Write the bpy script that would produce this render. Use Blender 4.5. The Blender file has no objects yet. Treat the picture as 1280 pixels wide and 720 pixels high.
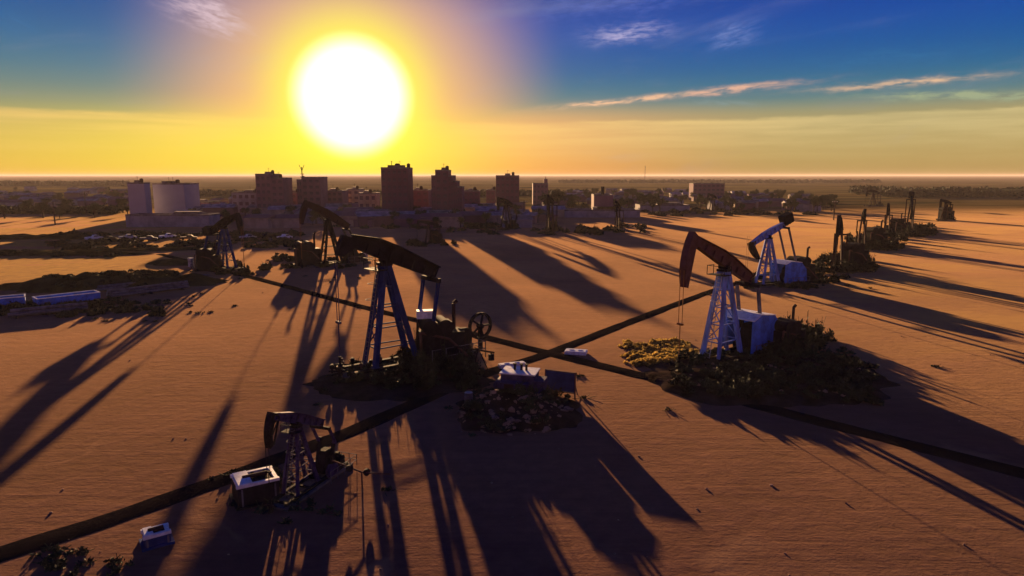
import bpy, bmesh, math, random
from mathutils import Vector, Matrix, noise
R = math.radians
random.seed(7)
C = bpy.context.scene.collection
SC = bpy.context.scene

# ------------------------------------------------------------------ camera numbers
CH = 18.0            # camera height
F = 850.0            # focal length in pixels of a 1280 wide frame
PITCH = 9.42         # degrees down

def ray(px, py):
    v = Vector(((px - 640) / F, 1.0, (360 - py) / F))
    p = R(-PITCH)
    return Vector((v.x, v.y * math.cos(p) - v.z * math.sin(p), v.y * math.sin(p) + v.z * math.cos(p)))

def G(px, py, z=0.0):
    """ground point seen at that spot of the picture"""
    r = ray(px, py)
    t = (z - CH) / r.z
    return Vector((r.x * t, r.y * t, z))

def ztop(dist, py):
    """height of something at forward distance dist whose top is at picture row py"""
    r = ray(640, py)
    return CH + r.z / r.y * dist

SUN = ray(440, 121).normalized()
SUN_EL = math.asin(SUN.z)
SUN_AZ = math.atan2(SUN.x, SUN.y)

def gh(x, y):
    """gentle relief of the sandy plain"""
    d = math.hypot(x, y)
    f = max(0.0, min(1.0, (420 - d) / 200)) 
    if f <= 0: return 0.0
    n = noise.noise(Vector((x / 26, y / 34, 3.1))) * 0.16 + noise.noise(Vector((x / 9.5, y / 13, 9.7))) * 0.03
    return n * f

# ------------------------------------------------------------------ helpers
def srgb(r, g, b):
    def f(c):
        c /= 255
        return c / 12.92 if c <= .04045 else ((c + .055) / 1.055) ** 2.4
    return (f(r), f(g), f(b), 1)

def tag(o, label=None, cat=None, group=None, kind=None):
    if label: o['label'] = label
    if cat: o['category'] = cat
    if group: o['group'] = group
    if kind: o['kind'] = kind
    return o

def empty(name, loc, rz=0, s=1.0):
    o = bpy.data.objects.new(name, None)
    C.objects.link(o)
    o.location = loc; o.rotation_euler.z = rz; o.scale = (s, s, s)
    o.empty_display_size = .2
    return o

class MB:
    def __init__(s): s.v = []; s.f = []; s.sm = []
    def add(s, vs, fs, smooth=False):
        n = len(s.v)
        s.v += [tuple(v) for v in vs]
        s.f += [tuple(i + n for i in f) for f in fs]
        s.sm += [smooth] * len(fs)
        return s
    def box(s, c, d, rot=None):
        cx, cy, cz = c; dx, dy, dz = d[0] / 2, d[1] / 2, d[2] / 2
        vs = [Vector((x, y, z)) for z in (-dz, dz) for x, y in ((-dx, -dy), (dx, -dy), (dx, dy), (-dx, dy))]
        if rot is not None: vs = [rot @ v for v in vs]
        vs = [v + Vector(c) for v in vs]
        return s.add(vs, [(3, 2, 1, 0), (4, 5, 6, 7), (0, 1, 5, 4), (1, 2, 6, 5), (2, 3, 7, 6), (3, 0, 4, 7)])
    def bar(s, a, b, w, h=None, up=Vector((0, 0, 1))):
        a, b = Vector(a), Vector(b); h = h or w
        d = (b - a); L = d.length
        if L < 1e-6: return s
        z = d / L
        x = z.cross(up)
        if x.length < 1e-4: x = z.cross(Vector((1, 0, 0)))
        x.normalize(); y = z.cross(x)
        m = Matrix((x, y, z)).transposed()
        return s.box((a + b) / 2, (w, h, L), m)
    def tube(s, a, b, r, r2=None, n=10, cap=True):
        a, b = Vector(a), Vector(b); r2 = r if r2 is None else r2
        z = (b - a).normalized()
        x = z.cross(Vector((0, 0, 1)))
        if x.length < 1e-3: x = Vector((1, 0, 0))
        x.normalize(); y = z.cross(x)
        vs = []
        for c, rr in ((a, r), (b, r2)):
            for i in range(n):
                t = 2 * math.pi * i / n
                vs.append(c + (x * math.cos(t) + y * math.sin(t)) * rr)
        s.add(vs, [(i, (i + 1) % n, n + (i + 1) % n, n + i) for i in range(n)], n > 6)
        if cap: s.add(vs, [tuple(range(n))[::-1], tuple(range(n, 2 * n))])
        return s
    def prism(s, pts, y0, y1):
        """pts in xz, extruded along y"""
        n = len(pts)
        vs = [(p[0], y0, p[1]) for p in pts] + [(p[0], y1, p[1]) for p in pts]
        return s.add(vs, [(i, (i + 1) % n, n + (i + 1) % n, n + i) for i in range(n)] + [tuple(range(n))[::-1], tuple(range(n, 2 * n))])
    def extr(s, pts, z0, z1):
        n = len(pts)
        vs = [(p[0], p[1], z0) for p in pts] + [(p[0], p[1], z1) for p in pts]
        return s.add(vs, [(i, (i + 1) % n, n + (i + 1) % n, n + i) for i in range(n)] + [tuple(range(n))[::-1], tuple(range(n, 2 * n))])
    def lump(s, c, r, n=2, rough=.25, seed=0, flat=1.0):
        bm = bmesh.new()
        bmesh.ops.create_icosphere(bm, subdivisions=n, radius=1)
        vs = []
        for v in bm.verts:
            k = 1 + rough * noise.noise(v.co * 1.7 + Vector((seed * 3.7, seed * 1.3, 0)))*1.6
            p = v.co * k
            vs.append((c[0] + p.x * r[0], c[1] + p.y * r[1], c[2] + p.z * r[2] * flat))
        s.add(vs, [tuple(v.index for v in f.verts) for f in bm.faces], False)
        bm.free(); return s
    def leaves(s, c, r, n, size, rnd, floor=None):
        """leaf sized faces through a volume"""
        for _ in range(n):
            while True:
                p = Vector((rnd.uniform(-1, 1), rnd.uniform(-1, 1), rnd.uniform(-1, 1)))
                if p.length <= 1: break
            p = p * (0.55 + .45 * rnd.random())
            p = Vector((c[0] + p.x * r[0], c[1] + p.y * r[1], c[2] + p.z * r[2]))
            if floor is not None and p.z < floor: p.z = floor + rnd.random() * .2
            a = Vector((rnd.gauss(0, 1), rnd.gauss(0, 1), rnd.gauss(0, 1))).normalized()
            b = a.cross(Vector((rnd.gauss(0, 1), rnd.gauss(0, 1), rnd.gauss(0, 1)))).normalized()
            q = size * rnd.uniform(.5, 1.3)
            a *= q; b *= q * .55
            s.add([p - a, p - b * .8, p + a, p + b], [(0, 1, 2, 3)])
        return s
    def build(s, name, m, parent=None, loc=None):
        me = bpy.data.meshes.new(name)
        me.from_pydata(s.v, [], s.f)
        me.polygons.foreach_set('use_smooth', s.sm)
        me.update()
        # merge duplicated verts so smooth shading works
        o = bpy.data.objects.new(name, me)
        C.objects.link(o)
        if m is not None:
            me.materials.append(m)
        if parent is not None: o.parent = parent
        if loc is not None: o.location = loc
        return o

# ------------------------------------------------------------------ materials
def mat(name, col, rough=.7, metal=0.0, var=.25, scale=2.0, bump=0.0, bscale=8.0, col2=None, spec=.1, streak=False):
    m = bpy.data.materials.new(name); m.use_nodes = True
    nt = m.node_tree; N = nt.nodes; L = nt.links
    b = N['Principled BSDF']
    b.inputs['Roughness'].default_value = rough
    b.inputs['Metallic'].default_value = metal
    b.inputs['Specular IOR Level'].default_value = spec
    tc = N.new('ShaderNodeTexCoord')
    nz = N.new('ShaderNodeTexNoise'); nz.inputs['Scale'].default_value = scale
    nz.inputs['Detail'].default_value = 6; nz.inputs['Roughness'].default_value = .65
    if streak:
        mp = N.new('ShaderNodeMapping'); mp.inputs['Scale'].default_value = (1, 1, .18)
        L.new(tc.outputs['Object'], mp.inputs['Vector']); L.new(mp.outputs[0], nz.inputs['Vector'])
    else:
        L.new(tc.outputs['Object'], nz.inputs['Vector'])
    cr = N.new('ShaderNodeValToRGB')
    c2 = col2 or tuple(max(0, c * (1 - var * 1.6)) for c in col[:3])
    c1 = tuple(min(1, c * (1 + var * .5)) for c in col[:3])
    cr.color_ramp.elements[0].position = .34; cr.color_ramp.elements[0].color = (*c2[:3], 1)
    cr.color_ramp.elements[1].position = .62; cr.color_ramp.elements[1].color = (*c1, 1)
    L.new(nz.outputs[0], cr.inputs[0]); L.new(cr.outputs[0], b.inputs['Base Color'])
    if bump:
        n2 = N.new('ShaderNodeTexNoise'); n2.inputs['Scale'].default_value = bscale; n2.inputs['Detail'].default_value = 5
        L.new(tc.outputs['Object'], n2.inputs['Vector'])
        bp = N.new('ShaderNodeBump'); bp.inputs['Strength'].default_value = 1; bp.inputs['Distance'].default_value = bump
        L.new(n2.outputs[0], bp.inputs['Height']); L.new(bp.outputs[0], b.inputs['Normal'])
    return m

M = {}
M['black'] = mat('black_steel', (.022, .020, .025), .8, 0, .4, 1.5, .01, spec=.04)
M['dark'] = mat('dark_rusty_steel', (.04, .027, .028), .8, 0, .5, 1.2, .01, col2=(.05, .022, .014), spec=.05)
M['rust'] = mat('rusty_red_steel', (.10, .050, .052), .8, 0, .5, 1.4, .01, col2=(.09, .04, .03))
M['blue'] = mat('blue_paint', (.07, .20, .70), .5, 0, .3, 1.0, .004)
M['paleblue'] = mat('pale_blue_paint', (.17, .27, .68), .8, 0, .45, 1.3, .004, col2=(.10, .11, .2), streak=True)
M['navy'] = mat('navy_paint', (.02, .04, .16), .85, 0, .3, 1.0)
M['violet'] = mat('dull_violet_paint', (.06, .042, .12), .85, 0, .4, 1.5, .004)
M['white'] = mat('white_paint', (.78, .78, .80), .5, 0, .18, 2.2, .003)
M['offwhite'] = mat('dirty_white_paint', (.5, .48, .50), .6, 0, .35, 1.6, .004)
M['grey'] = mat('grey_steel', (.14, .13, .16), .8, 0, .35, 1.5, .006)
M['yellow'] = mat('yellow_paint', (.55, .33, .05), .55, 0, .3, 2)
M['orange'] = mat('orange_rod', (.30, .13, .04), .5, .4, .3, 2)
M['concrete'] = mat('concrete', (.16, .13, .12), .95, 0, .35, .8, .02)
M['asphalt'] = mat('dark_asphalt', (.015, .011, .012), 1, 0, .1, .55, .04, 5, col2=(.007, .006, .008), spec=0)
M['shoulder'] = mat('oily_earth_bank', (.05, .035, .03), .95, 0, .5, .5, .08, 3, spec=.1)
M['mound'] = mat('dark_mound_earth', (.05, .034, .026), 1, 0, .5, .45, .1, 2.2, spec=0)
M['green'] = mat('green_brown_bank', (.06, .055, .02), 1, 0, .5, .3, .1, 2, spec=0)
M['rubble'] = mat('rubble_stone', (.32, .20, .14), .9, 0, .5, .9, .04, 4, col2=(.10, .07, .06))
M['leaf'] = mat('dark_scrub_leaf', (.045, .055, .028), .8, 0, .5, .5, spec=.15)
M['dryleaf'] = mat('dry_yellow_scrub', (.42, .28, .07), .8, 0, .5, .6, spec=.2, col2=(.12, .09, .04))
for nm in ('dryleaf',):
    nt_ = M[nm].node_tree; pb = nt_.nodes['Principled BSDF']; tr_ = nt_.nodes.new('ShaderNodeBsdfTranslucent'); mx_ = nt_.nodes.new('ShaderNodeMixShader'); mx_.inputs[0].default_value = .5
    src = pb.inputs['Base Color'].links[0].from_socket
    nt_.links.new(src, tr_.inputs['Color']); nt_.links.new(pb.outputs[0], mx_.inputs[1]); nt_.links.new(tr_.outputs[0], mx_.inputs[2]); nt_.links.new(mx_.outputs[0], nt_.nodes['Material Output'].inputs['Surface'])
M['bark'] = mat('bark', (.09, .06, .045), .9, 0, .4, 3, .02)
M['treeleaf'] = mat('tree_leaf', (.05, .07, .03), .8, 0, .5, .12, spec=.15)
M['glass'] = mat('dark_window_glass', (.03, .035, .05), .15, 0, .2, 1, spec=.6)
M['winglass'] = mat('dull_window_glass', (.12, .07, .09), .5, 0, .3, .4, spec=.2)
M['tyre'] = mat('tyre_rubber', (.02, .02, .02), .8)
M['roof'] = mat('flat_roof_gravel', (.22, .18, .17), .85, 0, .4, .3, .02)
M['wallbrown'] = mat('brown_brick_wall', (.22, .11, .14), .85, 0, .12, .3, .01)
M['wallred'] = mat('dark_red_brick_wall', (.17, .075, .10), .85, 0, .12, .3, .01)
M['wallpale'] = mat('pale_concrete_wall', (.36, .34, .40), .85, 0, .05, .25, .01)
M['wallgrey'] = mat('grey_concrete_wall', (.30, .27, .30), .85, 0, .25, .25, .01)
M['wallsand'] = mat('sand_stucco_wall', (.40, .29, .22), .85, 0, .25, .25, .01)
M['tin'] = mat('galvanised_roof', (.30, .25, .27), .7, 0, .4, .4)

# ground: one procedural sheet material
def ss_gold(mapn, nz, sstep):
    return sstep(nz(mapn((.5, 1, 1), R(8)), .05, 6, .65, .4), .36, .62)

def ground_mat():
    m = bpy.data.materials.new('sandy_ground'); m.use_nodes = True
    nt = m.node_tree; N = nt.nodes; L = nt.links
    b = N['Principled BSDF']
    b.inputs['Roughness'].default_value = 1; b.inputs['Specular IOR Level'].default_value = 0
    tc = N.new('ShaderNodeTexCoord')
    def mapn(sc, rz=0):
        mp = N.new('ShaderNodeMapping'); mp.inputs['Scale'].default_value = sc; mp.inputs['Rotation'].default_value = (0, 0, rz)
        L.new(tc.outputs['Object'], mp.inputs['Vector']); return mp.outputs[0]
    def nz(vec, scale, det=5, ro=.6, dist=0):
        n = N.new('ShaderNodeTexNoise'); n.inputs['Scale'].default_value = scale; n.inputs['Detail'].default_value = det
        n.inputs['Roughness'].default_value = ro; n.inputs['Distortion'].default_value = dist
        L.new(vec, n.inputs['Vector']); return n.outputs[0]
    def ramp(fac, els):
        r = N.new('ShaderNodeValToRGB'); e = r.color_ramp.elements
        while len(e) < len(els): e.new(.5)
        for i, (p, c) in enumerate(els):
            e[i].position = p; e[i].color = (*c[:3], 1)
        L.new(fac, r.inputs[0]); return r.outputs[0]
    def mix(f, a, bb, mode='MIX'):
        x = N.new('ShaderNodeMix'); x.data_type = 'RGBA'; x.blend_type = mode
        if isinstance(f, float): x.inputs[0].default_value = f
        else: L.new(f, x.inputs[0])
        for i, q in ((6, a), (7, bb)):
            if isinstance(q, tuple): x.inputs[i].default_value = (*q[:3], 1)
            else: L.new(q, x.inputs[i])
        return x.outputs[2]
    def mathn(op, a, bb=None, cc=None):
        x = N.new('ShaderNodeMath'); x.operation = op
        for i, q in enumerate((a, bb, cc)):
            if q is None: continue
            if isinstance(q, (int, float)): x.inputs[i].default_value = q
            else: L.new(q, x.inputs[i])
        return x.outputs[0]
    def sstep(v, a, bb):
        x = N.new('ShaderNodeMapRange'); x.interpolation_type = 'SMOOTHSTEP'
        L.new(v, x.inputs[0]); x.inputs[1].default_value = a; x.inputs[2].default_value = bb
        return x.outputs[0]
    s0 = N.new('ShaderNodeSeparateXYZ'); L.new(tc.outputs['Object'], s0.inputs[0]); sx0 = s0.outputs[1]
    base = ramp(nz(mapn((1, 1, 1)), .035, 8, .62, .6), [(.30, (.095, .048, .052)), (.47, (.20, .098, .074)), (.68, (.37, .19, .10))])
    fine = ramp(nz(mapn((1, 1, 1)), .9, 8, .7), [(.3, (.72, .70, .70)), (.65, (1.1, 1.08, 1.05))])
    c = mix(1.0, base, fine, 'MULTIPLY')
    # broad ragged soil tones, with vignette-like shade painted into the near ground
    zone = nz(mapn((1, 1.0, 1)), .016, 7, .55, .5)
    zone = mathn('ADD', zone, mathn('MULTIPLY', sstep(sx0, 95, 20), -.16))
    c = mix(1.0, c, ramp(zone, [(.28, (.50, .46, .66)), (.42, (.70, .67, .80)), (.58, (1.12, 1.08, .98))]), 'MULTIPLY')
    # scraped, wind combed streaks
    st = nz(mapn((.10, 1.5, 1), R(-14)), 1.0, 6, .7, .8)
    c = mix(1.0, c, ramp(st, [(.35, (.86, .84, .84)), (.6, (1.04, 1.02, 1.0))]), 'MULTIPLY')
    # small dark pebbles and damp stains
    st2 = nz(mapn((1, 1, 1)), .11, 4, .5, 1.0)
    c = mix(sstep(st2, .60, .72), c, (.19, .10, .07))
    # dry grass patches on the left, far fields
    sx = N.new('ShaderNodeSeparateXYZ'); L.new(tc.outputs['Object'], sx.inputs[0])
    left = mathn('MULTIPLY', sstep(mathn('MULTIPLY_ADD', sx.outputs[0], -1, mathn('MULTIPLY', sx.outputs[1], -.42)), -10, 30), sstep(sx.outputs[1], 95, 125))
    gp = nz(mapn((.30, 1.0, 1), R(6)), .055, 5, .6, .6)
    c = mix(mathn('MULTIPLY', left, sstep(gp, .40, .50)), c, ramp(nz(mapn((1, 1, 1)), .4, 6, .7), [(.35, (.045, .045, .012)), (.65, (.22, .18, .03))]))
    right = mathn('MULTIPLY', sstep(mathn('MULTIPLY_ADD', sx.outputs[1], -.22, sx.outputs[0]), -5, 45), sstep(sx.outputs[1], 40, 80))
    c = mix(mathn('MULTIPLY', right, ss_gold(mapn, nz, sstep)), c, (.38, .225, .058))
    far = sstep(sx.outputs[1], 260, 420)
    fp = nz(mapn((.25, 1, 1), R(3)), .0085, 5, .62, .3)
    fields = ramp(fp, [(.34, (.03, .03, .018)), (.44, (.20, .14, .045)), (.50, (.06, .055, .022)), (.56, (.24, .18, .06)), (.66, (.08, .065, .03))])
    c = mix(far, c, fields)
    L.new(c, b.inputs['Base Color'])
    L.new(mathn('MULTIPLY_ADD', far, -.22, .22), b.inputs['Sheen Weight']); b.inputs['Sheen Roughness'].default_value = .45; b.inputs['Sheen Tint'].default_value = (1, .60, .30, 1)
    # relief
    h = mathn('ADD', mathn('MULTIPLY', nz(mapn((1, 1, 1)), .9, 8, .65), .055),
              mathn('ADD', mathn('MULTIPLY', nz(mapn((.10, 1.5, 1), R(-14)), 1.0, 6, .7, .8), .03), mathn('MULTIPLY', nz(mapn((1, 1, 1)), 5.0, 4, .6), .018)))
    bp = N.new('ShaderNodeBump'); bp.inputs['Distance'].default_value = 1.0; bp.inputs['Strength'].default_value = .8
    L.new(h, bp.inputs['Height']); L.new(bp.outputs[0], b.inputs['Normal'])
    return m
M['ground'] = ground_mat()

# ------------------------------------------------------------------ ground
def axis(lo, hi, step, far):
    a = []; x = lo
    while x <= hi + 1e-6: a.append(x); x += step
    up = []; x = hi; s = step
    while x < far: s *= 1.22; x += s; up.append(x)
    dn = []; x = lo; s = step
    while x > -far: s *= 1.22; x -= s; dn.append(x)
    return dn[::-1] + a + up
xs = axis(-190, 190, 1.6, 30000); ys = axis(-10, 330, 1.6, 30000)
gv = [(x, y, gh(x, y)) for y in ys for x in xs]
nx = len(xs)
gf = [(j * nx + i, j * nx + i + 1, (j + 1) * nx + i + 1, (j + 1) * nx + i) for j in range(len(ys) - 1) for i in range(nx - 1)]
g = MB(); g.v = gv; g.f = gf; g.sm = [True] * len(gf)
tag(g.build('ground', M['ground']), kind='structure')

# ------------------------------------------------------------------ tracks
def strip(name, pts, w, m, lift=.05, edge=.12, seg=2.0, jitter=.0, kind='structure'):
    P = []
    for a, b in zip(pts[:-1], pts[1:]):
        n = max(1, int((b - a).length / seg))
        for i in range(n): P.append(a.lerp(b, i / n))
    P.append(pts[-1])
    mb = MB(); vs = []
    K = 5
    for i, p in enumerate(P):
        d = (P[min(i + 1, len(P) - 1)] - P[max(i - 1, 0)]); d.z = 0; d.normalize()
        s = Vector((d.y, -d.x, 0))
        jl = jitter * noise.noise(Vector((p.x * .4, p.y * .4, 1))); jr = jitter * noise.noise(Vector((p.x * .4, p.y * .4, 5)))
        for o, dz in ((-w / 2 - edge + jl, -.04), (-w / 2 + jl, lift), (0, lift + .015), (w / 2 + jr, lift), (w / 2 + edge + jr, -.04)):
            q = p + s * o
            vs.append((q.x, q.y, gh(q.x, q.y) + dz))
    fs = [(i * K + k, i * K + k + 1, (i + 1) * K + k + 1, (i + 1) * K + k) for i in range(len(P) - 1) for k in range(K - 1)]
    mb.add(vs, fs, True)
    o = mb.build(name, m); tag(o, kind=kind)
    return o
def curve(pts, n=14):
    out = []
    for i in range(len(pts) - 1):
        p0 = pts[max(i - 1, 0)]; p1 = pts[i]; p2 = pts[i + 1]; p3 = pts[min(i + 2, len(pts) - 1)]
        for k in range(n):
            t = k / n
            out.append(.5 * ((2 * p1) + (p2 - p0) * t + (2 * p0 - 5 * p1 + 4 * p2 - p3) * t * t + (3 * p1 - p0 - 3 * p2 + p3) * t ** 3))
    out.append(pts[-1]); return out
strip('road', curve([G(-120, 738), G(0, 692), G(160, 640), G(420, 545), G(600, 470), G(690, 441), G(790, 402), G(885, 366), G(960, 342), G(1010, 325)], 6), 1.45, M['asphalt'], .035, .3, 1.2, .16)
strip('road', curve([G(200, 317), G(330, 351), G(450, 383), G(580, 415), G(690, 443), G(850, 482), G(1000, 520), G(1280, 592), G(1420, 626)], 6), 1.55, M['asphalt'], .045, .3, 1.2, .16)
# ------------------------------------------------------------------ pumpjack
def pumpjack(label, px, py, s=1.0, yaw=0, theta=10, crank=40, beam='dark', post='navy', head='dark', gear='black', detail=2,
             Rh=5.2, Rt=4.4, PH=9.0, open_head=False, hdn=-39, bt=1.0, tailw=None, group='pumpjacks standing across the sand', cabinet='offwhite', rod='orange', fly=False, side_panel=None):
    p = G(px, py)
    p.z = gh(p.x, p.y)
    root = empty('pumpjack', p, R(yaw), s)
    tag(root, label, 'pumpjack', group)
    th = R(theta)
    def bp(x, z, y=0):   # beam frame (head at -x) to local
        return Vector((x * math.cos(th) + z * math.sin(th), y, PH - x * math.sin(th) + z * math.cos(th)))
    # base
    b = MB()
    b.box((2.2, 0, .12), (12.4, 3.0, .3))
    b.build('base', M['concrete'], root)
    b = MB()
    for y in (-1.0, 1.0):
        b.box((2.2, y, .31), (11.6, .34, .06)); b.box((2.2, y, .45), (11.6, .1, .22)); b.box((2.2, y, .59), (11.6, .34, .06))
    for x in (-3.2, -1.2, .8, 3.0, 5.2, 7.6): b.box((x, 0, .45), (.22, 1.9, .2))
    b.build('skid', M[gear], root)
    # post legs
    legs = [((-.12, .32, PH - .35), (-1.5, .95, .62)), ((-.12, -.32, PH - .35), (-1.5, -.95, .62)), ((.2, .32, PH - .35), (2.3, .8, .62)), ((.2, -.32, PH - .35), (2.3, -.8, .62))]
    for a, c in legs:
        l = MB(); l.bar(a, c, .32, .42); l.box((c[0], c[1], c[2] + .03), (.6, .5, .06)); l.build('leg', M[post], root)
    if detail > 0:
        br = MB()
        for t in (.22, .42, .62, .82):
            pts = [Vector(a).lerp(Vector(c), t) for a, c in legs]
            for i, j in ((0, 1), (2, 3), (0, 2), (1, 3)): br.bar(pts[i], pts[j], .1)
            if t < .8:
                nt = [Vector(a).lerp(Vector(c), t + .2) for a, c in legs]
                br.bar(pts[0], nt[1], .08); br.bar(pts[1], nt[0], .08)
                br.bar(pts[2], nt[3], .08)
        br.build('brace', M[post], root)
    if detail > 1:
        ld = MB(); a0 = Vector((-.55, 0, PH - .6)); a1 = Vector((-2.0, 0, .6))
        for y in (-.24, .24): ld.bar(a0 + Vector((0, y, 0)), a1 + Vector((0, y, 0)), .05)
        for i in range(22):
            q = a0.lerp(a1, (i + .5) / 22); ld.bar(q + Vector((0, -.24, 0)), q + Vector((0, .24, 0)), .04)
        for t in (.0, .16, .32):   # safety hoops
            q = a0.lerp(a1, t); prev = None
            for k in range(9):
                g_ = math.pi * k / 8
                r_ = q + Vector((-.65 * math.sin(g_), .42 * math.cos(g_), .0))
                if prev is not None: ld.bar(prev, r_, .04)
                prev = r_
        ld.build('ladder', M['offwhite' if post == 'paleblue' else 'grey'], root)
    sd = MB(); sd.box((0.04, 0, PH - .38), (.9, 1.1, .22)); sd.tube((0, -.55, PH - .08), (0, .55, PH - .08), .2, n=12)
    sd.build('bearing', M[gear], root)
    # platform at the pivot
    if detail > 1:
        pf = MB(); pf.box((-.75, 0, PH - .75), (1.1, 2.0, .06))
        for y in (-.98, .98):
            for x in (-1.27, -.25): pf.bar((x, y, PH - .75), (x, y, PH + .1), .05)
            pf.bar((-1.27, y, PH + .1), (-.25, y, PH + .1), .05)
        pf.bar((-1.27, -.98, PH + .1), (-1.27, .98, PH + .1), .05)
        pf.build('platform', M[gear], root)
    # walking beam : tapered I girder with stiffeners
    w = MB()
    x0, x1 = -Rh + .75, Rt + .35
    pr = [(x0, .08), (x0, .62 * bt), (-1, .98 * bt), (.9, .98 * bt), (x1, .72 * bt), (x1, .08), (.9, -.0), (-1, -.0)]
    def prb(pts, y0, y1):
        q = [bp(x, z) for x, z in pts]
        w.prism([(v.x, v.z) for v in q], y0, y1)
    prb(pr, -.09, .09)
    top = [(x0, .62 * bt), (-1, .98 * bt), (.9, .98 * bt), (x1, .72 * bt)]
    for (xa, za), (xb, zb) in zip(top[:-1], top[1:]): prb([(xa, za), (xb, zb), (xb, zb + .09), (xa, za + .09)], -.34, .34)
    bot = [(x0, .08), (-1, 0), (.9, 0), (x1, .08)]
    for (xa, za), (xb, zb) in zip(bot[:-1], bot[1:]): prb([(xa, za - .08), (xb, zb - .08), (xb, zb), (xa, za)], -.34, .34)
    for k in range(8):
        x = x0 + .3 + (x1 - x0 - .6) * k / 7
        prb([(x, .05), (x + .06, .05), (x + .06, .7), (x, .7)], -.3, .3)
    w.build('walking_beam', M[beam], root)
    if tailw:
        tw = MB(); tx, tz = tailw
        q = [bp(x, z) for x, z in ((Rt + .1, .2), (Rt + .1 + tx, .2), (Rt + .1 + tx, .2 + tz), (Rt + .1, .2 + tz))]
        tw.prism([(v.x, v.z) for v in q], -.75, .75)
        for k in range(3):
            q = [bp(x, z) for x, z in ((Rt + .3 + tx * k / 3, .15), (Rt + .42 + tx * k / 3, .15), (Rt + .42 + tx * k / 3, .25 + tz), (Rt + .3 + tx * k / 3, .25 + tz))]
            tw.prism([(v.x, v.z) for v in q], -.8, .8)
        tw.build('tail_weight', M['black'], root)
    # horse head : arc about the pivot
    hd = MB(); up, dn = 9, hdn
    arc = []
    for k in range(13):
        a = R(up + (dn - up) * k / 12)
        arc.append((-Rh * math.cos(a), Rh * math.sin(a)))
    back = [(-Rh + 1.0, -.25), (-Rh + 1.35, .1), (-Rh + 1.45, .75)]
    poly = arc + [(arc[-1][0] + .35, arc[-1][1] + .05)] + back
    def hp(pts, y0, y1):
        q = [bp(x, z) for x, z in pts]
        hd.prism([(v.x, v.z) for v in q], y0, y1)
    if not open_head:
        for y in (-.3, .22): hp(poly, y, y + .08)
    else:
        inner = [(x * .88 - .05, z * .86) for x, z in arc]
        for y in (-.3, .22):
            for k in range(12): hp([arc[k], arc[k + 1], inner[k + 1], inner[k]], y, y + .08)
            for k in (0, 4, 8, 12):
                a_ = bp(inner[k][0], inner[k][1], y + .04); hd.bar(a_, bp(-Rh + 1.3, .35, y + .04), .12)
            hd.bar(bp(inner[12][0], inner[12][1], y + .04), bp(-Rh + 1.3, -.0, y + .04), .14)
            hd.bar(bp(inner[0][0], inner[0][1], y + .04), bp(-Rh + 1.3, .75, y + .04), .14)
    for k in range(12):    # curved face plate
        a, c = arc[k], arc[k + 1]
        hp([a, c, (c[0] - .06, c[1] * 1.01), (a[0] - .06, a[1] * 1.01)], -.36, .36)
    hd.build('horse_head', M[head], root)
    # bridle, rod, wellhead
    X = -Rh - .09
    bz = 3.3 + theta * .05
    br = MB()
    for y in (-.2, .2): br.tube((X, y, PH + .15), (X, y, bz), .035, n=6)
    br.box((X, 0, bz), (.22, .62, .18)); br.build('bridle', M[rod], root)
    rd = MB(); rd.tube((X, 0, bz), (X, 0, 1.7), .055 if detail < 2 else .045, n=8); rd.build('polished_rod', M[rod], root)
    wh = MB(); wh.tube((X, 0, 0), (X, 0, 1.2), .18, n=12); wh.tube((X, 0, .9), (X, 0, 1.0), .32, n=12); wh.tube((X, 0, 1.2), (X, 0, 1.75), .11, n=10)
    wh.tube((X, -.7, .75), (X, .7, .75), .1, n=8); wh.tube((X - .05, .7, .75), (X + .05, .7, .75), .28, n=12); wh.tube((X, 0, .45), (X - 1.2, 0, .45), .09, n=8)
    wh.build('wellhead', M[gear], root)
    # gearbox, cranks
    gb = MB(); gx, gz = 5.0, 2.55
    gb.prism([(gx - 1.1, .62), (gx + 1.2, .62), (gx + 1.2, 1.5), (gx + .8, 3.1), (gx - .7, 3.1), (gx - 1.1, 1.7)], -.55, .55)
    gb.tube((gx, -.95, gz), (gx, .95, gz), .22, n=12); gb.box((gx, 0, 3.15), (1.2, .9, .1))
    gb.build('gearbox', M[gear], root)
    ca = R(crank); cr_ = 1.55
    pin = Vector((gx + cr_ * math.cos(ca), 0, gz + cr_ * math.sin(ca)))
    cd = (pin - Vector((gx, 0, gz))).normalized(); cn = Vector((-cd.z, 0, cd.x))
    tail = bp(Rt, -.15)
    for y in (-.95, .95):
        k = MB(); c0 = Vector((gx, y, gz))
        k.bar(c0 - cd * 2.3, c0 + cd * 1.9, .22, .42, up=Vector((0, 1, 0)))
        ck = k.build('crank', M[gear], root)
        cw = MB(); cc = c0 - cd * 1.45
        pts = []
        for i in range(14):
            a = math.pi * (i / 13) - math.pi / 2
            q = cc - cd * (.15 + 1.0 * math.cos(a)) + cn * (1.15 * math.sin(a)); pts.append((q.x, q.z))
        q = cc + cd * .5 + cn * .8; pts.append((q.x, q.z)); q = cc + cd * .5 - cn * .8; pts.append((q.x, q.z))
        cw.prism(pts, y + (.12 if y > 0 else -.42), y + (.42 if y > 0 else -.12))
        cw.build('counterweight', M[beam if beam != 'rust' else 'black'], ck)
        pm = MB(); pm.bar((pin.x, y * 1.25, pin.z), (tail.x, y * 1.25, tail.z), .2, .32, up=Vector((0, 1, 0)))
        pm.tube((pin.x, y * .9, pin.z), (pin.x, y * 1.35, pin.z), .2, n=10)
        pm.build('pitman_arm', M[post if post != 'paleblue' else 'grey'], root)
    eq = MB(); eq.bar((tail.x, -1.35, tail.z), (tail.x, 1.35, tail.z), .3, .34); eq.box((tail.x, 0, tail.z + .15), (.5, .5, .5)); eq.build('equalizer', M[gear], root)
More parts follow.
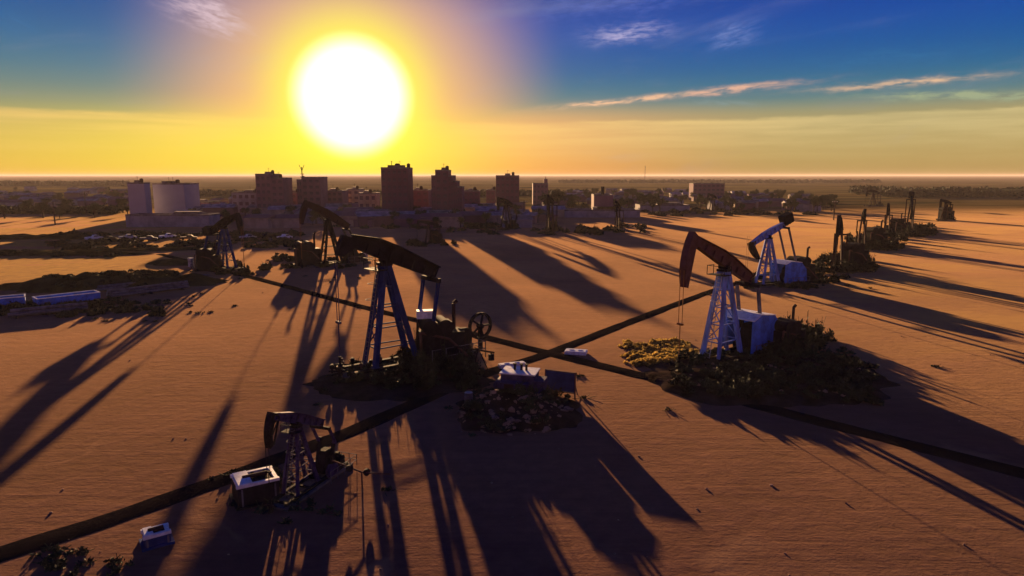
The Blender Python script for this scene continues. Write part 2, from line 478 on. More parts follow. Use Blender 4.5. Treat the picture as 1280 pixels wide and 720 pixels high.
    # motor, belt guard
    mo = MB(); mo.tube((7.1, -.9, 1.25), (7.1, .5, 1.25), .52, n=14); mo.box((7.1, -.2, .75), (1.2, 1.3, .3))
    for k in range(6): mo.tube((7.1, -.7 + k * .2, 1.25), (7.1, -.66 + k * .2, 1.25), .57, n=14)
    mo.box((7.1, -.2, 1.9), (.5, .5, .25)); mo.build('motor', M[gear], root)
    bg = MB()
    pts = []
    for i in range(9):
        a = math.pi / 2 + math.pi * i / 8; pts.append((gx + .2 + .95 * math.cos(a), 1.9 + .95 * math.sin(a)))
    for i in range(9):
        a = -math.pi / 2 + math.pi * i / 8; pts.append((7.1 + .5 * math.cos(a), 1.25 + .5 * math.sin(a)))
    bg.prism(pts, .62, .85); bg.build('belt_guard', M[side_panel or gear], root)
    if fly:
        fw = MB(); c = Vector((8.6, -.9, 2.6))
        n = 20
        for k in range(n):
            a, a2 = 2 * math.pi * k / n, 2 * math.pi * (k + 1) / n
            fw.bar(c + Vector((1.1 * math.cos(a), 0, 1.1 * math.sin(a))), c + Vector((1.1 * math.cos(a2), 0, 1.1 * math.sin(a2))), .2, .24, up=Vector((0, 1, 0)))
        for k in range(5):
            a = 2 * math.pi * k / 5; fw.bar(c, c + Vector((1.05 * math.cos(a), 0, 1.05 * math.sin(a))), .13)
        fw.tube(c - Vector((0, .3, 0)), c + Vector((0, .3, 0)), .22)
        fw.bar(c, (8.6, -.9, .5), .3); fw.build('flywheel', M[gear], root)
    if side_panel:
        sp = MB(); sp.prism([(2.6, .7), (7.9, .7), (7.6, 2.9), (6.4, 4.1), (3.9, 4.4), (2.6, 3.9)], -1.85, -1.72)
        for x in (3.5, 5.2, 7.2): sp.box((x, -1.6, 1.6), (.1, .2, 1.9))
        sp.prism([(2.6, .7), (7.9, .7), (7.6, 2.9), (6.4, 4.1), (3.9, 4.4), (2.6, 3.9)], 1.72, 1.85)
        sp.build('crank_guard', M[side_panel], root)
        rp = MB()
        for (xa, za), (xb, zb) in (((2.6, 3.9), (3.9, 4.4)), ((3.9, 4.4), (6.4, 4.1))): rp.prism([(xa, za + .02), (xb, zb + .02), (xb, zb + .1), (xa, za + .1)], -1.95, 1.95)
        rp.build('guard_roof', M['white'], root)
    if detail > 0:
        rl = MB(); zz = .62
        for (xa, ya), (xb, yb) in (((3.0, -2.1), (8.3, -2.1)), ((8.3, -2.1), (8.3, 2.1)), ((8.3, 2.1), (3.0, 2.1))):
            n = 4
            for k in range(n + 1):
                t = k / n; rl.bar((xa + (xb - xa) * t, ya + (yb - ya) * t, .1), (xa + (xb - xa) * t, ya + (yb - ya) * t, 1.55), .06)
            for z in (.85, 1.5): rl.bar((xa, ya, z), (xb, yb, z), .05)
        rl.build('guard_rail', M['grey'], root)
    if cabinet:
        cb = MB(); cb.box((8.9, 1.5, 1.15), (.9, .7, 1.7)); cb.box((8.9, 1.5, 2.03), (1.05, .85, .07)); cb.bar((8.6, 1.5, 0), (8.6, 1.5, .4), .12); cb.bar((9.2, 1.5, 0), (9.2, 1.5, .4), .12)
        cb.build('cabinet', M[cabinet], root)
    return root

# ------------------------------------------------------------------ scrub, mounds and rubble
def mound(name, cx, cy, rx, ry, h, m, rz=0, seed=0, edge=1.6, label=None):
    mb = MB(); nr, na = 14, 120; vs = []
    cs, sn = math.cos(rz), math.sin(rz)
    def H(u, v):
        rr = math.hypot(u / rx, v / ry)
        k = max(0, 1 - rr ** (2 * edge))
        x = cx + u * cs - v * sn; y = cy + u * sn + v * cs
        return k * h * (1 + .8 * noise.noise(Vector((x * .35, y * .35, seed)))) , x, y
    for i in range(nr + 1):
        for j in range(na):
            a = 2 * math.pi * j / na; r = i / nr
            wob = 1 + .26 * noise.noise(Vector((math.cos(a) * 1.5, math.sin(a) * 1.5, seed + .5))) + .14 * noise.noise(Vector((math.cos(a) * 5, math.sin(a) * 5, seed + .9))) * r / 1
            u, v = rx * r * math.cos(a) , ry * r * math.sin(a)
            z, _, _ = H(u, v)
            u *= wob; v *= wob
            x = cx + u * cs - v * sn; y = cy + u * sn + v * cs
            vs.append((x, y, gh(x, y) + z + (-.05 if i == nr else .03)))
    fs = [(i * na + j, i * na + (j + 1) % na, (i + 1) * na + (j + 1) % na, (i + 1) * na + j) for i in range(nr) for j in range(na)]
    mb.add(vs, fs, True)
    o = mb.build(name, m); tag(o, kind='structure')
    def top(x, y):
        dx, dy = x - cx, y - cy
        u = dx * cs + dy * sn; v = -dx * sn + dy * cs
        return H(u, v)[0] + gh(x, y)
    return top

def scrub(label, spots, m='leaf', seed=1, top=None, dens=1.0, leaf=.16, name='scrub'):
    """spots: (x, y, radius, height)"""
    rnd = random.Random(seed); mb = MB()
    for x, y, r, h in spots:
        z0 = (top or gh)(x, y)
        n = max(2, int(4 * r))
        for _ in range(n * 2):
            ox, oy = rnd.gauss(0, r * .45), rnd.gauss(0, r * .45)
            hh = h * rnd.uniform(.45, 1.0) * max(.3, 1 - math.hypot(ox, oy) / (r * 1.4))
            rr = rnd.uniform(.35, .6) * (0.4 + r * .35)
            mb.leaves((x + ox, y + oy, z0 + hh * .5), (rr, rr, max(.12, hh * .55)), int(45 * dens), leaf * (1 + .5 * rnd.random()), rnd, floor=z0)
            for _s in range(2):
                mb.bar((x + ox, y + oy, z0 - .05), (x + ox + rnd.gauss(0, .3), y + oy + rnd.gauss(0, .3), z0 + hh * rnd.uniform(.8, 1.25)), .03)
    o = mb.build(name, M[m]); return tag(o, label, 'scrub', kind='stuff')

def rubble(label, cx, cy, rx, ry, n, smin, smax, seed=1, top=None, m='rubble', cat='rubble'):
    rnd = random.Random(seed); mb = MB()
    for k in range(n):
        a = rnd.uniform(0, 2 * math.pi); r = math.sqrt(rnd.random())
        x, y = cx + rx * r * math.cos(a), cy + ry * r * math.sin(a)
        s = rnd.uniform(smin, smax) * rnd.uniform(.6, 1)
        mb.lump((x, y, (top or gh)(x, y) + s * .25), (s, s * rnd.uniform(.6, 1.1), s * rnd.uniform(.5, .9)), 1, .45, rnd.random() * 50)
    return tag(mb.build('rubble', M[m]), label, cat, kind='stuff')

def W(px, py):
    p = G(px, py); return p.x, p.y

# ================================================================== THE PUMPJACKS
pumpjack('large dark pumpjack left of the crossroads, beam sloping down to a flywheel', 484, 462, 1.16, 38, 23, 150, 'black', 'navy', 'black', 'black', 2, Rh=3.9, Rt=4.7, hdn=-15, bt=1.35, fly=True, cabinet=None, rod='violet')
pumpjack('large pumpjack with rust red beam and blue guard right of the crossroads', 899, 452, 1.0, 38, 26, 100, 'rust', 'paleblue', 'rust', 'black', 2, Rh=6.2, Rt=4.6, bt=1.25, side_panel='blue', cabinet='offwhite', PH=9.4)
pumpjack('small violet pumpjack with open lattice head beside the white framed box', 374, 614, .52, 70, 24, 75, 'violet', 'violet', 'black', 'black', 2, Rh=4.6, Rt=4.8, open_head=True, cabinet=None, rod='black', PH=8.2)
pumpjack('pale blue pumpjack, head down and tail raised, behind the rust red one', 957, 358, .92, 24, -24, 60, 'paleblue', 'paleblue', 'black', 'black', 1, Rh=4.6, Rt=3.6, side_panel='blue', PH=9, tailw=(2.0, 1.7))
pumpjack('dark pumpjack on the left under the pale twin towers, beam bent over', 284, 338, .98, 150, 24, 100, 'black', 'navy', 'black', 'black', 1, Rh=5.0, Rt=4.0, bt=1.3, PH=8.6, tailw=(1.5, 1.6))
pumpjack('dark pumpjack directly behind the large left one, peaked beam near city', 412, 332, 1.04, 44, 30, 80, 'dark', 'black', 'dark', 'black', 1, Rh=5.6, Rt=4.6, bt=1.4, PH=9.2)
far_jacks = [
    (1046, 338, .92, 60, 22, 'dark pumpjack seen end on, nearest of the receding right hand row'),
    (1076, 310, .88, 66, 18, 'second dark pumpjack of the receding right hand row'),
    (1108, 293, .82, 58, 24, 'third dark pumpjack of the receding right hand row'),
    (1136, 291, 1.0, 63, -20, 'fourth and tallest dark pumpjack of the receding row, tail block raised'),
    (1180, 276, .8, 30, 12, 'small far pumpjack at the right, last of the receding row'),
    (536, 305, .58, 20, 12, 'small low pumpjack in front of the tall middle tower'),
    (632, 288, .98, 60, 16, 'dark far pumpjack below the square tower right of the stepped one'),
    (688, 292, 1.1, 78, 14, 'dark far pumpjack below the big round tree'),
    (772, 288, .85, 70, 20, 'far pumpjack below the shed with a chimney'),
    (890, 264, .8, 40, 18, 'tiny far pumpjack in front of the dark slab building'),
    (1090, 258, .9, 10, 10, 'tiny far pumpjack with a level beam below the right treeline'),
]
for px, py, s, yaw, th, lb in far_jacks:
    pumpjack(lb, px, py, s, yaw, th, 60 + px % 70, 'black', 'dark', 'black', 'black', 0, cabinet=None, rod='black', bt=1.3, tailw=(1.8, 1.6) if th < 0 else None)

# scrub beds round the jacks
def band(px0, px1, py0, py1, n, r, h, seed):
    rnd = random.Random(seed); out = []
    for _ in range(n):
        x, y = W(rnd.uniform(px0, px1), rnd.uniform(py0, py1)); out.append((x, y, r * rnd.uniform(.6, 1.2), h * rnd.uniform(.4, 1.2)))
    return out
# right island
ix, iy = W(950, 470)
t1 = mound('mound', ix, iy, 11.8, 8.6, .55, M['mound'], 0, 3, 2.6)
scrub('dense dark scrub covering the island under the rust red pumpjack', band(850, 1080, 440, 500, 90, 1.2, .95, 5) + band(950, 1025, 412, 455, 34, 1.5, 3.0, 6) + band(900, 1085, 470, 498, 34, 1.3, 1.5, 66), 'leaf', 11, t1, .9, .17)
scrub('dry yellow scrub at the left tip of the island by the rod', band(785, 870, 425, 458, 70, .9, .6, 8), 'dryleaf', 12, t1, .7, .14)
rubble('pale stones scattered over the scrub island', ix, iy, 10, 7, 70, .1, .32, 4, t1)
# left main jack scrub
t2 = mound('mound', *W(505, 478), 8.6, 4.6, .3, M['mound'], 0, 5, 2)
scrub('dark scrub and weeds round the foot of the large dark pumpjack', band(420, 500, 458, 486, 22, .8, 1.3, 3) + band(500, 595, 442, 488, 40, 1.2, 3.0, 4) + band(520, 575, 440, 460, 10, 1.2, 4.5, 44), 'leaf', 13, t2, .8, .15)
# middle mound
mx, my = W(650, 515)
t3 = mound('mound', mx, my, 5.0, 4.6, 1.0, M['mound'], 0, 7, 1.5)
rubble('heap of broken stones round the white roofed hut', mx - .4, my - 1.0, 4.2, 3.8, 200, .08, .34, 6, t3)
scrub('dark scrub on the rubble heap by the white roofed hut', band(590, 715, 500, 538, 34, .9, 1.2, 9), 'leaf', 14, t3, .7, .12)
scrub('low dark weeds round the small violet pumpjack', band(285, 410, 585, 640, 18, .6, .7, 10), 'leaf', 15, None, .6, .1)
scrub('dark weeds in the bottom left corner under the small white box', band(50, 150, 684, 714, 9, .6, .3, 20), 'leaf', 16, None, .5, .1)
for k, (a, n, r, h, lb) in enumerate([
    ((255, 335, 330, 345), 14, 1.3, 1.8, 'dark scrub round the left pumpjack under the pale towers'),
    ((345, 440, 322, 336), 16, 1.3, 1.6, 'dark scrub round the pumpjack behind the large left one'),
    ((935, 1060, 345, 360), 22, 1.3, 1.9, 'dark scrub round the pale blue pumpjack'),
    ((1022, 1090, 325, 342), 30, 1.8, 4.2, 'dark scrub heaped round the nearest jack of the right row'),
    ((1055, 1125, 300, 313), 34, 2.0, 4.0, 'dark scrub round the second jack of the right row'),
    ((1090, 1165, 284, 297), 46, 2.2, 3.8, 'dark scrub round the third and fourth jacks of the row'),
    ((505, 570, 300, 308), 14, 1.4, 1.6, 'dark scrub round the small low pumpjack by the tall tower'),
    ((560, 620, 285, 293), 12, 1.8, 1.8, 'dark scrub between the two far middle pumpjacks'),
    ((670, 710, 286, 294), 12, 1.7, 2.4, 'dark scrub round the jack below the round tree'),
    ((722, 755, 286, 294), 10, 1.9, 3.8, 'tall dark thicket right of the jack below the round tree'),
    ((755, 805, 283, 292), 14, 1.7, 2.4, 'dark scrub round the jack below the chimney shed')]):
    scrub(lb, band(*a, n, r, h, 30 + k), 'leaf', 40 + k, None, .45, .3)

rnd = random.Random(91); sp_ = []
for cx_, cy_, sx_, sy_, n_ in ((950, 475, 120, 28, 70), (505, 478, 75, 18, 45), (650, 520, 70, 22, 40), (350, 628, 70, 18, 35), (110, 690, 80, 18, 30), (150, 385, 120, 10, 50), (280, 342, 60, 8, 25), (400, 334, 50, 7, 25), (1000, 358, 60, 7, 30)):
    for _ in range(n_ // (8 if cy_ > 440 else 2)):
        x_, y_ = W(cx_ + rnd.gauss(0, sx_), min(715, cy_ + rnd.gauss(0, sy_))); sp_.append((x_, y_, rnd.uniform(.15, .45), rnd.uniform(.12, .4)))
scrub('small stray tufts thinning out round the scrub islands', sp_, 'leaf', 92, None, .25, .09)
rnd = random.Random(77); mb = MB()
for k in range(70):
    p = G(rnd.uniform(-40, 1320), 330 + 390 * rnd.random() ** 1.3); q = rnd.uniform(.03, .10) * (1 + 1.2 * (rnd.random() > .93))
    mb.lump((p.x, p.y, gh(p.x, p.y) + q * .25), (q, q * .8, q * .6), 1, .4, rnd.random() * 40)
tag(mb.build('stones', M['rubble']), 'small stones scattered over the open sand', 'stones', kind='stuff')
# ------------------------------------------------------------------ ground level equipment
def at(px, py, dz=0):
    p = G(px, py); p.z = gh(p.x, p.y) + dz; return p
# hut on the middle mound
p = at(650, 500); p.z = t3(p.x, p.y) + .2
hut = tag(empty('equipment_hut', p, R(-14)), 'small violet equipment hut with flat white roof on the rubble heap', 'hut')
b = MB(); b.box((0, 0, .8), (2.7, 1.9, 1.6)); b.box((-.1, -1.35, .55), (2.2, .8, 1.1)); b.box((1.75, -.3, .6), (.8, 1.6, 1.2)); b.tube((-1.7, -.6, .45), (-1.7, .9, .45), .4, n=14); b.box((0, 0, .0), (2.9, 2.1, .16)); b.build('wall', M['violet'], hut)
b = MB(); b.box((0, 0, 1.65), (2.9, 2.1, .1)); rf = b.build('roof', M['white'], hut)
for x in (-.45, .1, .5):
    b = MB(); b.tube((x, .1, 1.7), (x, .1, 2.15), .1); b.tube((x, .1, 2.15), (x, .1, 2.22), .17); b.build('vent_pipe', M['black'], rf)
b = MB(); b.box((-.5, -1.77, .55), (.75, .05, .95)); dr = b.build('door', M['dark'], hut)
b = MB(); b.box((-.22, -1.81, .6), (.05, .05, .14)); b.build('handle', M['grey'], dr)
p = at(700, 497); p.z = t3(p.x, p.y)
pn = tag(empty('panel_screen', p, R(-24)), 'dark blue panel screen standing right of the white roofed hut', 'panel')
b = MB(); b.box((0, 0, 1.35), (2.5, .07, 1.6)); b.build('panel', M['navy'], pn)
b = MB()
for x in (-1.28, 1.28): b.box((x, 0, 1.1), (.1, .12, 2.3))
b.box((0, 0, 2.2), (2.66, .1, .08)); b.box((0, 0, .5), (2.46, .1, .08)); b.build('frame', M['rust'], pn)
for x in (-1.1, 1.1):
    b = MB(); b.bar((x, .05, 1.9), (x, 1.2, .02), .07); b.build('strut', M['grey'], pn)
p = at(586, 515); p.z = t3(p.x, p.y)
tk = tag(empty('oil_drum', p), 'small grey drum at the left foot of the rubble heap', 'drum')
b = MB(); b.tube((0, 0, .0), (0, 0, .9), .32, n=18)
for z in (.02, .3, .6, .88): b.tube((0, 0, z - .02), (0, 0, z + .02), .345, n=18)
b.build('shell', M['grey'], tk); b = MB(); b.tube((0, 0, .9), (0, 0, .93), .3, n=18); b.build('lid', M['offwhite'], tk)

# white framed box next to the small jack
def framed_box(name, label, px, py, L, Wd, Ht, rz, cat, body='black', inner='dark', group=None):
    t = tag(empty(name, at(px, py), R(rz)), label, cat, group)
    b = MB(); b.box((0, 0, Ht / 2), (L, Wd, Ht)); b.box((0, 0, .06), (L + .3, Wd + .3, .12)); b.build('body', M[body], t)
    b = MB(); q = .2
    for y in (-Wd / 2 + q / 2, Wd / 2 - q / 2): b.box((0, y, Ht + .09), (L + .1, q, .16))
    for x in (-L / 2 + q / 2, L / 2 - q / 2): b.box((x, 0, Ht + .092), (q, Wd - 2 * q + .002, .15))
    b.build('rim', M['white'], t)
    b = MB()
    for k in range(3): b.box((-L * .3 + L * .3 * k, 0, Ht + .07), (.16, Wd - 2 * q - .02, .12))
    b.tube((-L * .3, 0, Ht + .22), (L * .3, 0, Ht + .22), .12, n=10); b.build('motor', M[inner], t)
    b = MB(); b.box((-L * .3, 0, Ht + .2), (L * .34, Wd * .96, .05)); b.build('lid', M['white'], t)
    for x in (-L * .4, L * .4):
        b = MB(); b.box((x, -Wd / 2 - .05, Ht * .5), (.08, .08, Ht * .9)); b.build('post', M['grey'], t)
    return t
framed_box('generator_box', 'black generator box with white rimmed open top beside the small pumpjack', 320, 620, 2.2, 1.9, 1.15, 32, 'generator')
t = framed_box('valve_box', 'small white topped valve box alone in the bottom left corner', 196, 676, 1.15, .95, .5, 35, 'valve box', 'navy')
# pads, cover slabs at the crossing
for (px, py, L, w_, rz, lb) in ((720, 443, 2.2, 1.3, -14, 'white cover slab on the crossroads right of the crossing'), (640, 459, 2.6, .7, 20, 'narrow white cover slab left of the crossing above the hut')):
    b = MB(); b.box((0, 0, .2), (L, w_, .3)); b.box((0, 0, .37), (L * .92, w_ * .86, .05)); b.box((L * .2, 0, .42), (.5, .06, .05)); b.box((-L * .2, 0, .42), (.5, .06, .05))
    tag(b.build('cover_slab', M['white'], None, at(px, py)), lb, 'slab').rotation_euler.z = R(rz)
# meter arm with tripod right of the large dark jack
t = tag(empty('pipe_tripod', at(598, 466)), 'thin dark tripod holding a valve right of the dark flywheel', 'tripod')
for a in (0, 120, 240):
    b = MB(); b.bar((0, 0, 2.3), (1.0 * math.cos(R(a)), 1.0 * math.sin(R(a)), 0), .08); b.build('leg', M['black'], t)
b = MB(); b.tube((-2.2, 0, 2.5), (1.5, 0, 1.9), .08, n=8); b.build('arm', M['black'], t)
b = MB(); b.tube((1.2, 0, 1.2), (1.2, 0, 1.75), .28, n=12); b.tube((1.2, 0, 1.75), (1.2, 0, 2.0), .05, n=8); b.build('valve', M['black'], t)
t = tag(empty('pipe_bracket', at(448, 607)), 'thin bent pipe stand with two round valves right of small pumpjack', 'pipe stand')
b = MB(); b.tube((-1.6, .4, 1.5), (.2, .1, .9), .05, n=8); b.tube((.2, .1, .9), (2.0, -.3, .95), .045, n=8); b.tube((.2, .1, .9), (.2, .1, 0), .05, n=8); b.build('pipe', M['rust'], t)
for x, z in ((-.5, 1.15), (.5, .9)):
    b = MB(); b.tube((x, 0, z), (x, .2, z), .2, n=14); b.build('valve', M['black'], t)
# fence of pipes at main jack (left)
t = tag(empty('pipe_manifold', at(440, 468), R(10)), 'low pipe manifold with upright valves left of the large dark pumpjack', 'manifold')
b = MB()
for y in (-.5, .5, 1.5): b.tube((-2.0, y, .55), (3.2, y, .55), .09, n=8)
b.build('pipe', M['black'], t)
for k in range(6):
    b = MB(); x = -1.7 + k * .85; y = (-.5, .5, 1.5)[k % 3]; b.tube((x, y, 0), (x, y, 1.15 + .3 * (k % 2)), .08, n=8); b.tube((x, y - .2, 1.0), (x, y + .2, 1.0), .2, n=12); b.build('valve', M['rust' if k % 2 else 'black'], t)
p = at(523, 402)
hb = tag(empty('header_tank', at(533, 452), R(12)), 'small white topped header tank on black frame beside the dark flywheel', 'tank')
b = MB(); b.box((0, 0, 4.75), (1.7, 1.0, .75)); b.build('tank', M['white'], hb)
for x in (-.75, .75):
    for y in (-.4, .4):
        b = MB(); b.bar((x, y, 4.4), (x * 1.25, y * 1.4, 0), .12); b.build('leg', M['black'], hb)
b = MB()
for z in (1.2, 2.4, 3.6): b.box((0, -.48, z), (1.7, .06, .08)); b.box((0, .48, z), (1.7, .06, .08))
b.build('brace', M['black'], hb)

def engine(px, py, rz, sc_, label):
    t = tag(empty('engine_unit', at(px, py), R(rz), sc_), label, 'engine')
    b = MB(); b.box((0, 0, 1.5), (3.6, 1.9, 2.4)); b.box((-.3, 0, 3.1), (2.2, 1.5, .9)); b.box((0, 0, .18), (4.4, 2.3, .3)); b.build('housing', M['black'], t)
    for x in (-1.1, .1):
        b = MB(); b.tube((x, -1.15, 3.2), (x, 1.15, 3.2), .62, n=18); b.tube((x, -1.2, 3.2), (x, -1.12, 3.2), .66, n=18); b.build('drum', M['black'], t)
    b = MB(); b.tube((1.2, .3, 2.7), (1.2, .3, 4.9), .16, n=10); b.tube((1.2, .3, 4.9), (1.5, .3, 5.15), .16, n=10); b.build('exhaust_stack', M['dark'], t)
    b = MB(); b.box((1.86, 0, 1.5), (.08, 1.5, 1.7)); 
    for k in range(7): b.box((1.93, 0, .85 + k * .22), (.06, 1.4, .05))
    b.build('radiator', M['dark'], t)
    b = MB()
    for (a, c) in (((-2.0, -1.1, .3), (-2.0, -1.1, 2.9)), ((-2.0, -1.1, 2.9), (.4, -1.1, 2.2)), ((.4, -1.1, 2.2), (2.2, -1.3, .4))): b.tube(a, c, .1, n=8)
    b.build('pipe', M['rust'], t)

for a in ((552, 452, 20, 1.15, 'bulky dark engine unit with drums and stack under the dark flywheel'),
          (262, 338, 10, 1.1, 'dark engine unit left of the left pumpjack below the pale pair'),
          (385, 332, 30, 1.3, 'dark engine unit at the foot of the peaked pumpjack near the city'),
          (1000, 352, 15, 1.15, 'dark engine unit right of the pale blue pumpjack'),
          (1066, 335, 20, 1.3, 'dark engine unit beside the nearest jack of the right row'),
          (1094, 308, 10, 1.3, 'dark engine unit beside the second jack of the right row'),
          (1122, 291, 20, 1.2, 'dark engine unit between the third and fourth jacks of the row'),
          (545, 303, 0, .9, 'dark engine unit beside the small low pumpjack'),
          (982, 442, 30, .95, 'dark engine unit sunk in the scrub right of the blue guard'),
          (1182, 275, 5, 1.4, 'dark engine unit at the last small jack far right')):
    engine(*a)

# long troughs and pipe stacks at the left edge
def trough(label, px0, py0, px1, py1, w_, h_, col='blue', rimw=.16):
    a, c = at(px0, py0), at(px1, py1)
    L = (c - a).length; rz = math.atan2(c.y - a.y, c.x - a.x)
    t = tag(empty('trough', (a + c) / 2, rz), label, 'trough')
    b = MB()
    b.box((0, -w_ / 2, h_ / 2 + .15), (L, .08, h_)); b.box((0, w_ / 2, h_ / 2 + .15), (L, .08, h_)); b.box((0, 0, .2), (L, w_ - .1, .1))
    for x in (-L / 2, L / 2): b.box((x, 0, h_ / 2 + .15), (.08, w_ + .08, h_))
    b.build('body', M[col], t)
    b = MB()
    for y in (-w_ / 2, w_ / 2): b.box((0, y, h_ + .2), (L + .2, rimw, .1))
    for x in (-L / 2, L / 2): b.box((x, 0, h_ + .2), (rimw, w_ - rimw, .1))
    b.build('rim', M['white'], t)
    for k in range(5):
        b = MB(); b.box((-L * .44 + L * .22 * k, 0, .07), (.3, w_ + .5, .16)); b.build('skid', M['black'], t)
    return t
trough('long blue open trough with white rim at the left edge', 45, 383, 122, 374, 2.6, .95)
trough('second blue trough with pale rim cut by the left border', -60, 388, 32, 380, 2.4, 1.0)
def pipes(label, px0, py0, px1, py1, rows, r, m):
    a, c = at(px0, py0), at(px1, py1)
    L = (c - a).length; rz = math.atan2(c.y - a.y, c.x - a.x)
    t = tag(empty('pipe_stack', (a + c) / 2, rz), label, 'pipe stack', 'long pipe stacks lying at the left')
    for k in range(rows):
        for j in range(rows - k):
            b = MB(); y = (j - (rows - k - 1) / 2) * 2.05 * r; z = .22 + r + k * r * 1.78
            b.tube((-L / 2 + .3 * ((j + k) % 2), y, z), (L / 2 - .2 * (j % 2), y, z), r, n=12); b.build('pipe', m, t)
    for x in (-L * .4, 0, L * .4):
        b = MB(); b.box((x, 0, .1), (.25, rows * 2.2 * r + .6, .2)); b.build('sleeper', M['bark'], t)
pipes('long stack of pale pipes from the blue trough towards left pumpjack', 135, 374, 235, 361, 3, .2, M['grey'])
pipes('thin stack of grey pipes behind the pale pipes on the left', 120, 366, 262, 350, 2, .22, M['grey'])
pipes('low row of dark pipes in front of the blue trough', 10, 398, 110, 388, 2, .25, M['grey'])
scrub('dark scrub belt between the left troughs and the green bank', band(-20, 200, 376, 396, 80, 1.4, 1.0, 60), 'leaf', 61, None, .5, .2)
bx, by = W(140, 357); t4 = mound('mound', bx, by, 17, 6, 1.5, M['green'], R(12), 9, 2)
t5 = mound('mound', *W(228, 330), 7, 3, .8, M['green'], 0, 9, 2)
scrub('low green bank of brush above the left troughs', band(60, 215, 346, 364, 60, 1.6, .8, 62), 'leaf', 63, t4, .5, .25)

mound('mound', *W(60, 318), 24, 3.2, .7, M['green'], R(4), 12, 2); mound('mound', *W(30, 298), 30, 4, .9, M['green'], R(3), 13, 2); mound('mound', *W(190, 312), 16, 2.5, .5, M['green'], R(6), 14, 2)
scrub('thin dark hedge line across the grass at the far left', band(-20, 150, 315, 320, 40, 1.6, 1.0, 81), 'leaf', 82, None, .4, .3)
scrub('dark overgrown strip along the foot of the middle town', band(420, 620, 276, 286, 60, 2.4, 1.8, 83), 'leaf', 84, None, .35, .4)
scrub('dark overgrown strip along the low houses on the right', band(800, 1020, 262, 270, 50, 2.6, 2.2, 85), 'leaf', 86, None, .35, .5)
# ------------------------------------------------------------------ cars parked in the hazy yard
def make_car(label, px, py, rz, col, pickup=False):
    t = tag(empty('parked_car', at(px, py), R(rz)), label, 'car', 'cars parked along the scrub at the left')
    b = MB()
    prof = [(-2.2, .35), (2.2, .35), (2.25, .75), (1.3, .95), (.75, 1.42), (-1.1 if not pickup else -.2, 1.45), (-1.8 if not pickup else -.45, .98), (-2.2, .92)]
    b.prism([(x, z) for x, z in prof], -.86, .86); b.build('body', M[col], t)
    b = MB(); b.prism([(1.1, 1.0), (.72, 1.36), (-1.0 if not pickup else -.15, 1.38), (-1.45 if not pickup else -.3, 1.0)], -.875, .875); b.build('window', M['glass'], t)
    for x in (-1.4, 1.4):
        for y in (-.8, .8):
            b = MB(); b.tube((x, y - .1, .33), (x, y + .1, .33), .33, n=14); b.build('wheel', M['tyre'], t)
cars = [(118, 300, 'white', 'white parked car, leftmost of the row by the left scrub'), (138, 302, 'black', 'black parked car beside the leftmost white one'), (160, 299, 'offwhite', 'dull white parked car, third from the left in the row'),
        (186, 301, 'navy', 'navy parked car below the narrow pale tower'), (210, 298, 'white', 'white parked car below the wide pale tower'), (236, 300, 'rust', 'rust red parked car left of the left pumpjack'),
        (310, 299, 'offwhite', 'dull white parked car just right of the left pumpjack'), (335, 297, 'black', 'black parked car between the two left pumpjacks'), (356, 299, 'white', 'white parked car close to the peaked pumpjack')]
for px, py, col, lb in cars: make_car(lb, px, py, 20 + (px * 7) % 50, col, px % 2 == 0)
scrub('long dark hedge like scrub behind the parked cars at the left', band(70, 370, 292, 298, 60, 2.2, 1.8, 70), 'leaf', 71, None, .4, .4)
scrub('dark scrub strip in front of the parked cars at the left', band(60, 370, 300, 312, 90, 1.8, 1.5, 72), 'leaf', 73, None, .4, .35)

# ------------------------------------------------------------------ city
def win_mesh(w, h):
    mb = MB(); mb.box((0, 0, 0), (w, .16, h)); me = bpy.data.meshes.new('window'); me.from_pydata(mb.v, [], mb.f); me.materials.append(M['winglass']); return me
def block(root, x0, x1, y0, y1, z0, z1, m, wins=True, cols=None, nm='wall', gap=0):
    b = MB(); b.box(((x0 + x1) / 2, (y0 + y1) / 2, (z0 + z1) / 2), (x1 - x0, y1 - y0, z1 - z0)); b.build(nm, M[m], root)
    b = MB(); q = .35   # parapet
    b.box(((x0 + x1) / 2, y0 + q / 2 - .05, z1 + .3), (x1 - x0 + .1, q, .6)); b.box(((x0 + x1) / 2, y1 - q / 2 + .05, z1 + .3), (x1 - x0 + .1, q, .6))
    b.box((x0 + q / 2 - .05, (y0 + y1) / 2, z1 + .298), (q, y1 - y0 - 2 * q + .1, .596)); b.box((x1 - q / 2 + .05, (y0 + y1) / 2, z1 + .298), (q, y1 - y0 - 2 * q + .1, .596))
    b.build('parapet', M['roof'], root)
    if wins and z1 - z0 > 2.6:
        fl = max(1, round((z1 - z0) / 2.9)); cols = cols or max(2, min(7, round((x1 - x0) / 2.6)))
        fh = (z1 - z0) / fl; cw = (x1 - x0) / cols
        me = win_mesh(cw * .55, fh * .48)
        for i in range(fl):
            for j in range(cols):
                o = bpy.data.objects.new('window', me); C.objects.link(o); o.parent = root
                o.location = (x0 + cw * (j + .5), y0 - .03, z0 + fh * (i + .52))
